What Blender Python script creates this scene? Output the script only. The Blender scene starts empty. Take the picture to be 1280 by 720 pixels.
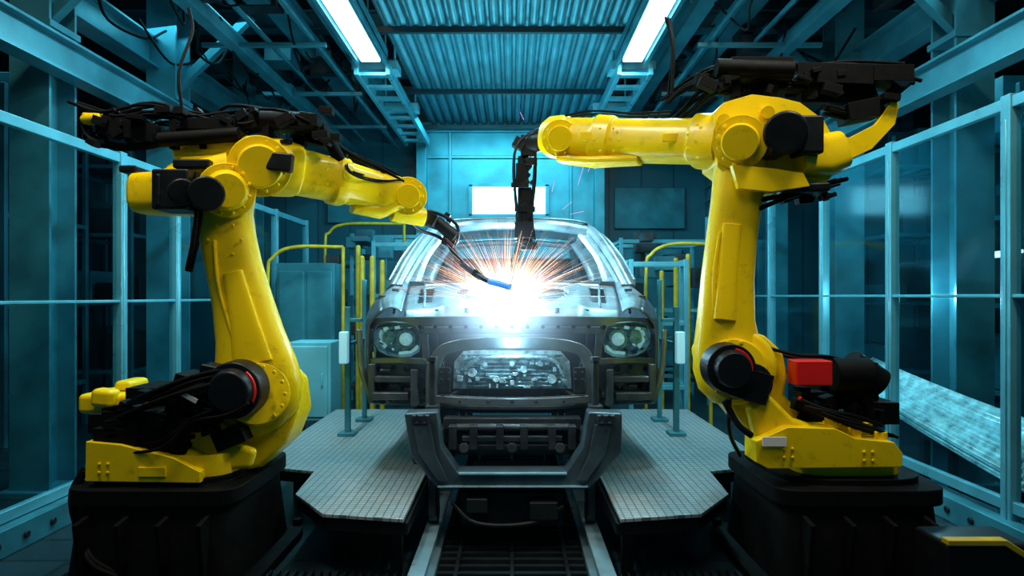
import bpy, bmesh, math, random
from mathutils import Vector, Matrix, Euler
random.seed(7)
V=Vector
FOC=800.0; EYE=1.5; HZ=370.0
# placement helper: image pixel + chosen depth -> world coordinate (metres)
def at(u,v,d): return V(((u-640)*d/FOC, d, EYE+(HZ-v)*d/FOC))

# ------------------------------------------------------------------ materials
def mat(name,col,rough=.5,metal=0.,var=.25,scale=6.,bump=.0,emis=None,es=0.,coat=0.,grime=0.,spec=None):
    m=bpy.data.materials.new(name); m.use_nodes=True
    nt=m.node_tree; b=nt.nodes['Principled BSDF']
    tc=nt.nodes.new('ShaderNodeTexCoord')
    n=nt.nodes.new('ShaderNodeTexNoise'); n.inputs['Scale'].default_value=scale; n.inputs['Detail'].default_value=5
    nt.links.new(tc.outputs['Object'],n.inputs['Vector'])
    r=nt.nodes.new('ShaderNodeValToRGB')
    r.color_ramp.elements[0].position=.3; r.color_ramp.elements[1].position=.7
    r.color_ramp.elements[0].color=tuple(c*(1-var) for c in col)+(1,)
    r.color_ramp.elements[1].color=tuple(min(1,c*(1+var*.4)) for c in col)+(1,)
    nt.links.new(n.outputs['Fac'],r.inputs['Fac'])
    out=r.outputs['Color']
    if grime:
        n2=nt.nodes.new('ShaderNodeTexNoise'); n2.inputs['Scale'].default_value=11; n2.inputs['Detail'].default_value=9; n2.inputs['Roughness'].default_value=.7
        nt.links.new(tc.outputs['Object'],n2.inputs['Vector'])
        r2=nt.nodes.new('ShaderNodeValToRGB'); r2.color_ramp.elements[0].position=.56; r2.color_ramp.elements[1].position=.72
        r2.color_ramp.elements[0].color=(0,0,0,1); r2.color_ramp.elements[1].color=(grime,grime,grime,1)
        nt.links.new(n2.outputs['Fac'],r2.inputs['Fac'])
        mx=nt.nodes.new('ShaderNodeMixRGB'); mx.inputs['Color2'].default_value=(.05,.04,.01,1)
        nt.links.new(r2.outputs['Color'],mx.inputs['Fac']); nt.links.new(out,mx.inputs['Color1']); out=mx.outputs['Color']
    nt.links.new(out,b.inputs['Base Color'])
    mr=nt.nodes.new('ShaderNodeMapRange')
    mr.inputs['To Min'].default_value=max(.02,rough*.75); mr.inputs['To Max'].default_value=min(1,rough*1.25)
    nt.links.new(n.outputs['Fac'],mr.inputs['Value']); nt.links.new(mr.outputs['Result'],b.inputs['Roughness'])
    b.inputs['Metallic'].default_value=metal
    if spec is not None: b.inputs['Specular IOR Level'].default_value=spec
    if coat: b.inputs['Coat Weight'].default_value=coat; b.inputs['Coat Roughness'].default_value=.12
    if bump:
        bp=nt.nodes.new('ShaderNodeBump'); bp.inputs['Strength'].default_value=bump; bp.inputs['Distance'].default_value=.02
        nt.links.new(n.outputs['Fac'],bp.inputs['Height']); nt.links.new(bp.outputs['Normal'],b.inputs['Normal'])
    if emis:
        b.inputs['Emission Color'].default_value=tuple(emis)+(1,); b.inputs['Emission Strength'].default_value=es
    return m

YEL=mat('robot_yellow_paint',(.95,.66,.0),.36,0,.12,3,coat=.15,grime=.4,spec=.3)
YEL2=mat('worn_yellow_paint',(.6,.42,.02),.5,0,.35,8)
BLK=mat('black_rubber',(.003,.0035,.004),.65,0,.4,14,spec=.12)
BLKM=mat('black_metal',(.005,.006,.008),.42,.05,.4,9,spec=.35)
DARK=mat('dark_casting',(.010,.016,.020),.5,.3,.4,9)
RED=mat('red_plastic',(.75,.012,.008),.35,0,.1,5)
WHT=mat('white_label',(.8,.82,.8),.5,0,.05,5)
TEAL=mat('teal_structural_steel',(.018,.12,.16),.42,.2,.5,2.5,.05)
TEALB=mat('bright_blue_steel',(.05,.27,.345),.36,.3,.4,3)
TEALD=mat('dark_blue_steel',(.006,.032,.045),.5,.2,.5,3)  # darkest of the blue steel tones
ALU=mat('cyan_lit_aluminium',(.12,.46,.57),.3,.35,.2,4)  # cyan light on the frames is put into the base colour
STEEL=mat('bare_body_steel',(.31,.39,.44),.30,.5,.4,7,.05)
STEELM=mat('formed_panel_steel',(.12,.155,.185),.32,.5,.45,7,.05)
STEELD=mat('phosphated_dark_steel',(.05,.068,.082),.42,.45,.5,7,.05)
CHR=mat('chrome_reflector',(.32,.50,.60),.30,.45,.5,34,.6)
GALV=mat('galvanised_sheet',(.10,.34,.42),.38,.35,.35,3)
CAB=mat('cabinet_paint',(.16,.54,.64),.45,0,.15,3)
LAMP=mat('lamp_diffuser',(.8,.9,.95),.5,0,.02,3,emis=(.66,.95,1.0),es=7)
WINL=mat('lit_window_panel',(.8,.9,.95),.5,0,.02,3,emis=(.62,.93,.97),es=1.2)
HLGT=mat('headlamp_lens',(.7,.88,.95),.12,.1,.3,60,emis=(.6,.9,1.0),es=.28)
BTIP=mat('torch_tip_blue',(.05,.25,.8),.4,0,.1,20,emis=(.05,.3,1.0),es=.6)
CYB=mat('lit_cyan_diffuser',(.4,.8,.9),.4,0,.05,5,emis=(.35,.8,1.0),es=.35)

def floor_mat(name,col,col2,sc):
    m=mat(name,col,.35,.1,.5,1.3); nt=m.node_tree; b=nt.nodes['Principled BSDF']
    tc=nt.nodes.new('ShaderNodeTexCoord'); br=nt.nodes.new('ShaderNodeTexBrick')
    br.inputs['Scale'].default_value=sc; br.inputs['Color1'].default_value=col+(1,); br.inputs['Color2'].default_value=tuple(c*.8 for c in col)+(1,)
    br.inputs['Mortar'].default_value=col2+(1,); br.inputs['Mortar Size'].default_value=.012; br.offset=0
    nt.links.new(tc.outputs['Object'],br.inputs['Vector']); nt.links.new(br.outputs['Color'],b.inputs['Base Color'])
    return m
FLOOR=floor_mat('epoxy_concrete',(.014,.034,.044),(.006,.012,.015),.8)
WALLM=floor_mat('panelled_wall_paint',(.03,.16,.22),(.015,.07,.10),.9)
PLATE=mat('tread_plate',(.17,.22,.25),.38,.25,.3,4)
nt=PLATE.node_tree; b=nt.nodes['Principled BSDF']; tc=nt.nodes.new('ShaderNodeTexCoord')
bk=nt.nodes.new('ShaderNodeTexBrick'); bk.inputs['Scale'].default_value=1; bk.offset=.0
bk.inputs['Brick Width'].default_value=.045; bk.inputs['Row Height'].default_value=.035; bk.inputs['Mortar Size'].default_value=.004
bk.inputs['Color1'].default_value=(.42,.48,.50,1); bk.inputs['Color2'].default_value=(.35,.41,.43,1); bk.inputs['Mortar'].default_value=(.15,.18,.19,1)
nt.links.new(tc.outputs['Object'],bk.inputs['Vector']); nt.links.new(bk.outputs['Color'],b.inputs['Base Color'])
bp=nt.nodes.new('ShaderNodeBump'); bp.inputs['Strength'].default_value=.4; bp.inputs['Distance'].default_value=.008; bp.invert=True
nt.links.new(bk.outputs['Fac'],bp.inputs['Height']); nt.links.new(bp.outputs['Normal'],b.inputs['Normal'])
GLASS=bpy.data.materials.new('polycarbonate_panel'); GLASS.use_nodes=True; nt=GLASS.node_tree; nt.nodes.clear()
o=nt.nodes.new('ShaderNodeOutputMaterial'); mx=nt.nodes.new('ShaderNodeMixShader'); tr=nt.nodes.new('ShaderNodeBsdfTransparent'); gl=nt.nodes.new('ShaderNodeBsdfGlossy')
tr.inputs['Color'].default_value=(.62,.86,.91,1); gl.inputs['Roughness'].default_value=.1; gl.inputs['Color'].default_value=(.4,.8,.95,1)
lw=nt.nodes.new('ShaderNodeLayerWeight'); lw.inputs['Blend'].default_value=.2
ml=nt.nodes.new('ShaderNodeMath'); ml.operation='MULTIPLY'; ml.inputs[1].default_value=.16
nt.links.new(lw.outputs['Fresnel'],ml.inputs[0]); nt.links.new(ml.outputs[0],mx.inputs[0]); nt.links.new(tr.outputs[0],mx.inputs[1]); nt.links.new(gl.outputs[0],mx.inputs[2]); nt.links.new(mx.outputs[0],o.inputs[0])

# ------------------------------------------------------------------ modelling kit
def group(name,loc):
    e=bpy.data.objects.new(name,None); e.empty_display_size=.2; e.location=V(loc); bpy.context.collection.objects.link(e); return e
class Part:
    def __init__(s): s.bm=bmesh.new()
    def _f(s,vs,mi):
        try:
            f=s.bm.faces.new(vs); f.material_index=mi; return f
        except ValueError: return None
    def box(s,c,size,rot=(0,0,0),mi=0):
        M=Matrix.Translation(V(c))@Euler(rot).to_matrix().to_4x4()@Matrix.Diagonal((size[0],size[1],size[2],1))
        r=bmesh.ops.create_cube(s.bm,size=1,matrix=M)
        for v in r['verts']:
            for f in v.link_faces: f.material_index=mi
        return s
    def beam(s,p0,p1,w,h,mi=0):
        p0=V(p0);p1=V(p1);t=(p1-p0).normalized(); ref=V((0,0,1)) if abs(t.z)<.9 else V((0,1,0))
        u=(ref-t*ref.dot(t)).normalized(); v=t.cross(u)
        a=[s.bm.verts.new(p0+u*h/2*i+v*w/2*j) for i,j in((1,1),(1,-1),(-1,-1),(-1,1))]
        b=[s.bm.verts.new(p1+u*h/2*i+v*w/2*j) for i,j in((1,1),(1,-1),(-1,-1),(-1,1))]
        s._f(a,mi); s._f(b[::-1],mi)
        for i in range(4): s._f([a[i],a[(i+1)%4],b[(i+1)%4],b[i]],mi)
        return s
    def ibeam(s,p0,p1,w,h,t=.02,mi=0):
        p0=V(p0);p1=V(p1); d=V((0,0,h/2-t/2))
        s.beam(p0+d,p1+d,w,t,mi); s.beam(p0-d,p1-d,w,t,mi); s.beam(p0,p1,t,h-2*t,mi); return s
    def loft(s,secs,ref=(0,1,0),n=24,mi=0,cap=True):
        ref=V(ref); P=[V(q[0]) for q in secs]; rings=[]
        for i,q in enumerate(secs):
            t=(P[min(i+1,len(P)-1)]-P[max(i-1,0)]).normalized()
            u=(ref-t*ref.dot(t)); u=u.normalized() if u.length>1e-4 else V((1,0,0)); v=t.cross(u)
            e=q[3] if len(q)>3 else 2; ring=[]
            for k in range(n):
                a=2*math.pi*k/n; c,ss=math.cos(a),math.sin(a)
                cx=math.copysign(abs(c)**(2/e),c); sy=math.copysign(abs(ss)**(2/e),ss)
                ring.append(s.bm.verts.new(P[i]+u*q[1]*cx+v*q[2]*sy))
            rings.append(ring)
        for a,b in zip(rings,rings[1:]):
            for k in range(n): s._f([a[k],a[(k+1)%n],b[(k+1)%n],b[k]],mi)
        if cap: s._f(rings[0][::-1],mi); s._f(rings[-1],mi)
        return s
    def cyl(s,p0,p1,r0,r1=None,n=24,mi=0):
        r1=r0 if r1 is None else r1; p0=V(p0);p1=V(p1); t=(p1-p0).normalized()
        ref=(0,0,1) if abs(t.z)<.8 else (0,1,0)
        return s.loft([(p0,r0,r0,2),(p1,r1,r1,2)],ref,n,mi)
    def prism(s,pts,vec,mi=0):
        vec=V(vec); a=[s.bm.verts.new(V(p)) for p in pts]; b=[s.bm.verts.new(V(p)+vec) for p in pts]; n=len(a)
        s._f(a,mi); s._f(b[::-1],mi)
        for i in range(n): s._f([a[i],b[i],b[(i+1)%n],a[(i+1)%n]],mi)
        return s
    def tube(s,path,r,n=8,mi=0,sub=5,sm=True,flat=None):
        P=[V(p) for p in path]
        if sm and len(P)>2:
            Q=[P[0]*2-P[1]]+P+[P[-1]*2-P[-2]]; out=[]
            for i in range(1,len(Q)-2):
                for k in range(sub):
                    t=k/sub; p0,p1,p2,p3=Q[i-1:i+3]
                    out.append(.5*((2*p1)+(p2-p0)*t+(2*p0-5*p1+4*p2-p3)*t*t+(3*p1-p0-3*p2+p3)*t**3))
            out.append(P[-1]); P=out
        rings=[]; u=None
        for i,p in enumerate(P):
            t=(P[min(i+1,len(P)-1)]-P[max(i-1,0)]).normalized()
            if u is None:
                u=V((0,0,1)) if abs(t.z)<.8 else V((0,1,0))
            u=(u-t*u.dot(t)).normalized(); v=t.cross(u)
            rr=r if not callable(r) else r(i/(len(P)-1))
            f2=flat or 1
            rings.append([s.bm.verts.new(p+u*rr*math.cos(2*math.pi*k/n+math.pi/n)+v*rr*f2*math.sin(2*math.pi*k/n+math.pi/n)) for k in range(n)])
        for a,b in zip(rings,rings[1:]):
            for k in range(n): s._f([a[k],a[(k+1)%n],b[(k+1)%n],b[k]],mi)
        s._f(rings[0][::-1],mi); s._f(rings[-1],mi); return s
    def sphere(s,c,r,mi=0,sc=(1,1,1),seg=16):
        M=Matrix.Translation(V(c))@Matrix.Diagonal((sc[0],sc[1],sc[2],1))
        q=bmesh.ops.create_uvsphere(s.bm,u_segments=seg,v_segments=seg//2,radius=r,matrix=M)
        for v in q['verts']:
            for f in v.link_faces: f.material_index=mi
        return s
    def bolts(s,c,axis,R,cnt,r=.012,h=.015,mi=0):
        c=V(c); ax=V(axis).normalized(); ref=V((0,0,1)) if abs(ax.z)<.8 else V((1,0,0)); u=(ref-ax*ref.dot(ax)).normalized(); v=ax.cross(u)
        for k in range(cnt):
            a=2*math.pi*(k+.5)/cnt; p=c+u*R*math.cos(a)+v*R*math.sin(a); s.cyl(p,p+ax*h,r,n=6,mi=mi)
        return s
    def quad(s,pts,mi=0): s._f([s.bm.verts.new(V(p)) for p in pts],mi); return s
    def grid(s,fn,nu,nv,mi=0,keep=None):
        g=[[s.bm.verts.new(V(fn(i/nu,j/nv))) for j in range(nv+1)] for i in range(nu+1)]
        for i in range(nu):
            for j in range(nv):
                if keep and not keep((i+.5)/nu,(j+.5)/nv): continue
                s._f([g[i][j],g[i+1][j],g[i+1][j+1],g[i][j+1]],mi)
        return s
    def obj(s,name,parent=None,mats=None,bevel=0,seg=2,solid=0,ang=38):
        bm=s.bm
        loose=[v for v in bm.verts if not v.link_faces]
        if loose: bmesh.ops.delete(bm,geom=loose,context='VERTS')
        bmesh.ops.recalc_face_normals(bm,faces=bm.faces)
        me=bpy.data.meshes.new(name); 
        org=V((0,0,0))
        if parent is None:
            vs=[v.co for v in bm.verts]; org=V([(min(v[i] for v in vs)+max(v[i] for v in vs))/2 for i in range(3)])
            bmesh.ops.translate(bm,verts=bm.verts,vec=-org)
        bm.to_mesh(me); bm.free()
        me.polygons.foreach_set('use_smooth',[True]*len(me.polygons)); me.set_sharp_from_angle(angle=math.radians(ang))
        for m in (mats if isinstance(mats,(list,tuple)) else [mats]): me.materials.append(m)
        ob=bpy.data.objects.new(name,me); bpy.context.collection.objects.link(ob); ob.location=org
        if parent is not None:
            ob.parent=parent; ob.matrix_parent_inverse=Matrix.Translation(-parent.location)
        if solid:
            md=ob.modifiers.new('solid','SOLIDIFY'); md.thickness=solid; md.offset=0
        if bevel:
            md=ob.modifiers.new('bevel','BEVEL'); md.width=bevel; md.segments=seg; md.limit_method='ANGLE'; md.angle_limit=math.radians(35); md.harden_normals=True
        return ob

# ------------------------------------------------------------------ room shell
Part().box((0,5.5,-.05),(14,13,.1)).obj('floor',None,FLOOR)
Part().box((0,11.1,2.5),(14,.2,5.2)).obj('wall_back',None,WALLM)
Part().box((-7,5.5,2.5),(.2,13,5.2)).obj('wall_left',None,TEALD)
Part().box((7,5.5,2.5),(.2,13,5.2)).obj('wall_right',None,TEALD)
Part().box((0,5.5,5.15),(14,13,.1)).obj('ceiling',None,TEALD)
p=Part(); pts=[]; x=-1.32
pitch=.132; h=.055
while x<1.26:
    pts+= [(x,0),(x+.045,0),(x+.06,h),(x+.115,h)]; x+=pitch
pts.append((x,0))
for (a,b) in zip(pts,pts[1:]):
    p.quad([(a[0],4.2,4.28-a[1]),(b[0],4.2,4.28-b[1]),(b[0],10.2,4.28-b[1]),(a[0],10.2,4.28-a[1])])
p.obj('corrugated_ceiling_deck',None,GALV,solid=.006,ang=20)
p=Part()
for y in (6.45,8.4,10.15): p.box((-.03,y,4.18),(2.75,.05,.06))
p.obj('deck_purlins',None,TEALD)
p=Part(); p.box((-.03,10.45,3.2),(2.9,.12,2.2)); p.box((-.03,10.36,4.22),(3.0,.12,.16))
for xx in (-1.45,1.4): p.box((xx,10.3,2.0),(.16,.2,4.2))
for xx in (-1.0,.95): p.box((xx,10.37,3.2),(.05,.05,2.0))
p.box((-.03,10.37,3.75),(2.8,.04,.05))
p.obj('trim_bulkhead',None,TEALB,bevel=.01)
e=group('window_1',(-.05,10.3,3.02))
Part().box((-.05,10.34,3.04),(1.18,.04,.46)).obj('lit_pane',e,WINL)
p=Part()
for z in (2.79,3.29): p.box((-.05,10.32,z),(1.28,.08,.05))
for xx in (-.665,.565): p.box((xx,10.32,3.04),(.05,.08,.5))
p.obj('window_frame',e,TEALB)

for sx,xc in ((-1,-1.49),(1,1.27)):
    e=group('ceiling_light_fixture',(xc,5.6,4.1))
    Part().box((xc,5.35,3.985),(.20,2.8,.03)).obj('diffuser',e,LAMP,bevel=.005)
    p=Part(); p.box((xc,5.35,4.06),(.34,2.9,.12)); p.box((xc-.15,5.35,3.99),(.04,2.9,.08)); p.box((xc+.15,5.35,3.99),(.04,2.9,.08))
    for y in (4.2,5.3,6.6): p.cyl((xc,y,4.1),(xc,y,5.1),.012,n=8)
    p.obj('housing',e,TEALB,bevel=.006)
for xc in (-1.5,1.32):
    p=Part()
    for dx in (-.17,.17): p.box((xc+dx,8.5,3.93),(.05,3.3,.12))
    y=6.95
    while y<10.1: p.box((xc,y,3.9),(.34,.09,.04)); y+=.42
    p.box((xc,7.1,4.02),(.5,.25,.1)); p.box((xc,8.6,4.02),(.5,.2,.1))
    for y in (7.1,8.6): p.cyl((xc-.2,y,4),(xc-.2,y,5.1),.015,n=8); p.cyl((xc+.2,y,4),(xc+.2,y,5.1),.015,n=8)
    p.obj('cable_tray',None,ALU,bevel=.006)
for sx in (-1,1):
    p=Part()
    p.ibeam((sx*1.78,3.6,4.3),(sx*1.78,10.9,4.3),.16,.24)
    p.ibeam((sx*2.35,3.2,4.45),(sx*2.35,10.9,4.45),.2,.26)
    p.beam((sx*2.05,3.4,4.15),(sx*2.05,10.9,4.15),.06,.06)
    p.beam((sx*2.7,3.4,3.95),(sx*2.7,10.9,3.95),.12,.1)
    p.obj('overhead_runway_beam',None,TEALB)
    p=Part()
    for k,xx in enumerate((1.92,2.0,2.5,2.58,2.9)):
        z=3.98+.07*k; p.cyl((sx*xx,3.3,z),(sx*xx,10.8,z),.022,n=8)
    for y in (4.7,6.2,7.7,9.2): p.box((sx*2.4,y,3.93),(1.2,.04,.04))
    p.obj('conduit_bundle',None,[TEALB])
p=Part()
for y in (4.6,5.9,7.3,8.8,10.3):
    for sx in (-1,1): p.ibeam((sx*1.4,y,4.62),(sx*4.4,y,4.62),.16,.22)
for y in (5.2,7.6):
    for sx in (-1,1):
        p.beam((sx*1.8,y,4.55),(sx*3.5,y+1.6,4.55),.08,.08)
p.obj('roof_cross_beams',None,TEAL)
for sx in (-1,1):
    p=Part(); z=3.28 if sx<0 else 3.22
    p.ibeam((sx*3.36,2.6,z),(sx*3.36,10.9,z),.16,.26)
    p.ibeam((sx*3.75,2.6,4.0),(sx*3.75,10.9,4.0),.22,.3)
    p.obj('edge_girder',None,TEALB)
    for y in ((4.95,6.75,8.8) if sx<0 else (5.15,7.0,8.9)):
        p=Part(); x=sx*3.62
        p.box((x,y-.14,2.4),(.3,.025,4.8)); p.box((x,y+.14,2.4),(.3,.025,4.8)); p.box((x,y,2.4),(.025,.26,4.8))
        p.box((x,y,.02),(.4,.45,.04)); p.box((x,y,3.55),(.34,.34,.05))
        p.beam((x,y,3.6),(sx*2.75,y,4.45),.08,.08)
        p.obj('steel_column',None,TEALB)
p=Part()
for i in range(34):
    sx=random.choice((-1,1)); x=sx*random.uniform(1.9,4); y=random.uniform(4.8,8.5); L=random.uniform(.5,1.6)
    p.tube([(x,y,4.1),(x+random.uniform(-.1,.1),y+L*.3,3.85+random.uniform(0,.15)),(x,y+L*.7,3.8+random.uniform(0,.2)),(x+random.uniform(-.2,.2),y+L,4.15)],random.uniform(.008,.014),n=6,mi=0)
p.obj('hanging_cables',None,BLK)
p=Part()
for i in range(46):
    sx=random.choice((-1,1)); p.box((sx*random.uniform(1.9,3.3),random.uniform(4.2,9.5),random.uniform(4.05,4.45)),(random.uniform(.08,.4),random.uniform(.1,.5),random.uniform(.06,.2)),mi=random.choice((0,1,1)))
p.obj('overhead_junction_boxes',None,[TEAL,DARK],bevel=.006)

# ------------------------------------------------------------------ safety fences
def fence(sx,ys,zt,zm,zb):
    x=sx*3.0; e=group('safety_fence',(x,5,1.3))
    fr=Part(); 
    for y in ys:
        fr.box((x,y,zt/2+.05),(.07,.08,zt)); fr.box((x-sx*.038,y,zt/2),(.012,.03,zt-.2))
    for a,b in zip(ys,ys[1:]):
        for z,h in ((zt,.07),(zb,.07),(zm,.022)):
            fr.box((x,(a+b)/2,z),(.05,b-a-.08,h))
    fr.obj('frame',e,ALU,bevel=.006)
    g=Part()
    for a,b in zip(ys,ys[1:]):
        for z0,z1 in ((zb+.04,zm-.02),(zm+.02,zt-.04)): g.quad([(x,a+.045,z0),(x,b-.045,z0),(x,b-.045,z1),(x,a+.045,z1)])
    g.obj('clear_panels',e,GLASS)
    k=Part(); k.box((x-sx*.02,(ys[0]+ys[-1])/2,.08),(.16,ys[-1]-ys[0]+.1,.16))
    y=ys[0]+.1
    while y<ys[-1]: k.cyl((x-sx*.1,y,.08),(x-sx*.115,y,.08),.025,n=8,mi=1); y+=.22
    k.obj('kerb',e,[TEALB,DARK],bevel=.008)
fence(-1,[2.4,3.6,4.9,5.7,6.9,8.1,9.3],2.55,1.46,.2)
fence(1,[2.4,3.85,5.05,6.15,7.4,8.6,9.8],2.66,1.5,.24)

# ------------------------------------------------------------------ platforms, grating, rails
def platform(sx):
    z=.35
    pts=[(.56,3.3),(1.0,3.38),(1.26,3.72),(1.30,4.2),(1.78,4.35),(1.78,6.5),(.56,6.5)]
    e=group('tread_plate_platform',(sx*1.1,4.8,z))
    Part().prism([(sx*a,b,z) for a,b in pts],(0,0,-.02)).obj('deck',e,PLATE,bevel=.003)
    p=Part()
    for a,b in ((.62,3.45),(1.15,4.15),(.62,4.8),(1.6,4.8),(.62,6.3),(1.6,6.3)): p.box((sx*a,b,.155),(.06,.06,.31))
    for (a,b),(c,d) in zip(pts,pts[1:]+pts[:1]): p.beam((sx*a*.985,b+.02,z-.06),(sx*c*.985,d+.02,z-.06),.02,.06)
    p.obj('legs',e,BLKM)
platform(-1); platform(1)
p=Part()
for sx in (-1,1):
    x=sx*.475
    p.box((x,5.2,.02),(.13,5.8,.03)); p.box((x,5.2,.06),(.03,5.8,.07)); p.box((x,5.2,.105),(.085,5.8,.035))
p.obj('conveyor_rails',None,mat('rail_steel',(.28,.50,.60),.3,.35,.3,6),bevel=.004)
p=Part()
for i in range(44): p.box((0,2.6+i*.09,.012),(.8,.02,.024))
for x in (-.3,0,.3): p.box((x,4.6,.02),(.02,4,.02))
for sx in (-1,1):
    for i in range(26): p.box((sx*(.62+.045*i),2.95,.012),(.012,1.0,.024))
p.obj('floor_grating',None,DARK)

# ------------------------------------------------------------------ trolley (body skid)
e=group('body_skid_trolley',(0,4.2,.4))
d=3.68
SK=mat('skid_steel',(.075,.12,.15),.32,.4,.4,6)
o=[(505,517),(546,515),(552,560),(572,590),(708,590),(728,560),(736,515),(778,517),(777,566),(738,611),(546,611),(513,570)]
Part().prism([at(u,v,d) for u,v in o],(0,.14,0)).obj('front_cradle',e,SK,bevel=.012)
p=Part()
o2=[(516,530),(538,530),(545,568),(560,600),(548,600),(524,566)]
p.prism([at(u,v,d-.01) for u,v in o2],(0,-.02,0)); p.prism([at(1281-u,v,d-.01) for u,v in o2],(0,-.02,0))
p.obj('cradle_ribs',e,SK,bevel=.004)
p=Part()
p.box(at(641,592,d-.01),(.62,.03,.012)); p.box(at(641,608,d-.01),(.86,.03,.010))
p.obj('edge_highlights',e,mat('edge_highlight_steel',(.25,.5,.62),.3,.3,.3,6),bevel=.003)  # lighter strips paint the blue highlight along the cradle edges
p=Part()
for y in (4.7,5.9,7.1): p.box((0,y,.5),(1.1,.12,.14))
for sx in (-1,1):
    p.box((sx*.52,5.5,.57),(.12,3.5,.12)); p.box((sx*.5,3.85,.62),(.16,.3,.16))
    for y in (3.9,5.0,6.2,7.2):
        p.box((sx*.475,y,.36),(.05,.16,.36)); p.cyl((sx*.475-.03,y,.19),(sx*.475+.03,y,.19),.066,n=20)
    for y in (4.4,6.9): p.box((sx*.62,y,.66),(.1,.12,.16)); p.cyl((sx*.62,y,.7),(sx*.62,y,.8),.03,n=12)
p.obj('chassis',e,STEELD,bevel=.008)
p=Part()
for u in (541,744):
    a=at(u,516,3.85); b=at(u,452,3.85); p.cyl(a,b,.022,n=12); p.cyl(b,b+V((0,0,.03)),.03,n=12); p.box(at(u,512,3.85),(.08,.1,.06))
for u in (526,757):
    p.box(at(u,524,3.67),(.10,.05,.05)); p.bolts(at(u,524,3.64),(0,-1,0),.03,4,.008,.01)
p.cyl(at(570,535,3.9),at(711,535,3.9),.028,n=14); p.box(at(640,528,4.0),(.85,.1,.07)); p.box(at(640,560,4.02),(.8,.1,.06)); p.box(at(640,548,3.85),(.6,.04,.03))
for u in (566,592,625,655,690,715): p.box(at(u,546,3.86),(.045,.08,.14))
for u in (580,640,700): p.cyl(at(u,560,3.8),at(u,560,3.9),.03,n=14)
p.obj('clamps',e,STEELD,bevel=.006)
p=Part(); p.box((0,3.9,.25),(.6,.3,.2)); p.cyl((-.3,3.82,.32),(.3,3.82,.32),.06,n=16); p.box((0,4.4,.2),(.55,.5,.22)); p.box((-.2,3.7,.3),(.12,.1,.08)); p.box((.18,3.7,.27),(.16,.1,.1))
p.tube([(-.35,3.72,.3),(-.2,3.66,.2),(.1,3.66,.2),(.3,3.72,.28)],.014,n=8)
p.obj('drive_unit',e,DARK,bevel=.01)

# ------------------------------------------------------------------ CAR BODY
Y0=4.2; e=group('car_body_shell',(0,5.9,1.3)); car=e
def hw(y): return 1.055-.13*(1-y/.55)**2 if y<.55 else (1.055-.03*min(1,(y-.55)/.6) if y<2.8 else 1.025-.16*((y-2.8)/1.1)**2)
def belt(y): return 1.365+.235*min(1,y/.95)**.75 if y<.95 else 1.60+.07*min(1,(y-.95)/2.5)
def side(sx):
    def fn(u,v):
        y=.10+u*3.8; zt=belt(y); zb=.80; z=zb+(zt-zb)*v
        w=hw(y)*(1-.03*(2*v-1.15)**2) - (.09*max(0,(v-.78)/.22)**2)
        return (sx*w,Y0+y,z)
    def keep(u,v):
        y=.10+u*3.8; z=.80+(belt(y)-.80)*v
        for cy in (.86,3.15):
            if (y-cy)**2+(z-.84)**2<.36**2: return False
        return True
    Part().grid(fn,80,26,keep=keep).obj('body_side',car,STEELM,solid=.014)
    def ft(u,v):
        y=.07+u*.98; xo=hw(max(.1,y))*(1-.03*.72)-.09; xi=.74+.1*u
        z=belt(max(.1,y))+.022*math.sin(v*math.pi)-.012*v
        return (sx*(xo+(xi-xo)*v),Y0+y,z)
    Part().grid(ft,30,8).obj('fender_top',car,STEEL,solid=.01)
    p=Part()
    for cy in (.86,3.15):
        p.grid(lambda u,v:(sx*(.55+.46*v),Y0+cy-.37*math.cos(u*math.pi),.84+.37*math.sin(u*math.pi)),20,3)
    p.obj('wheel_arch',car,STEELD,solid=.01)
side(-1); side(1)
def hood(u,v):
    x=(2*u-1)*(.72+.1*v); y=.06+.9*v
    z=1.352+.215*(v**.7)+.035*(1-(2*u-1)**2)
    if v<.08: z-=.05*(1-v/.08)
    z+=.014*math.exp(-((abs(2*u-1)-.62)/.07)**2)-.012*math.exp(-((abs(2*u-1)-.35)/.10)**2)
    return (x,Y0+y+.0-.06*(1-(2*u-1)**2)*(1-v),z)
def hood_keep(u,v):
    a=abs(2*u-1)
    if .18<a<.52 and .28<v<.84 and (a-.35)**2/.0289+(v-.56)**2/.0784<1: return False
    if .74<a<.90 and .25<v<.85: return False
    return True
Part().grid(hood,72,60,keep=hood_keep).obj('hood_frame_panel',car,STEEL,solid=.014)
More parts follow.
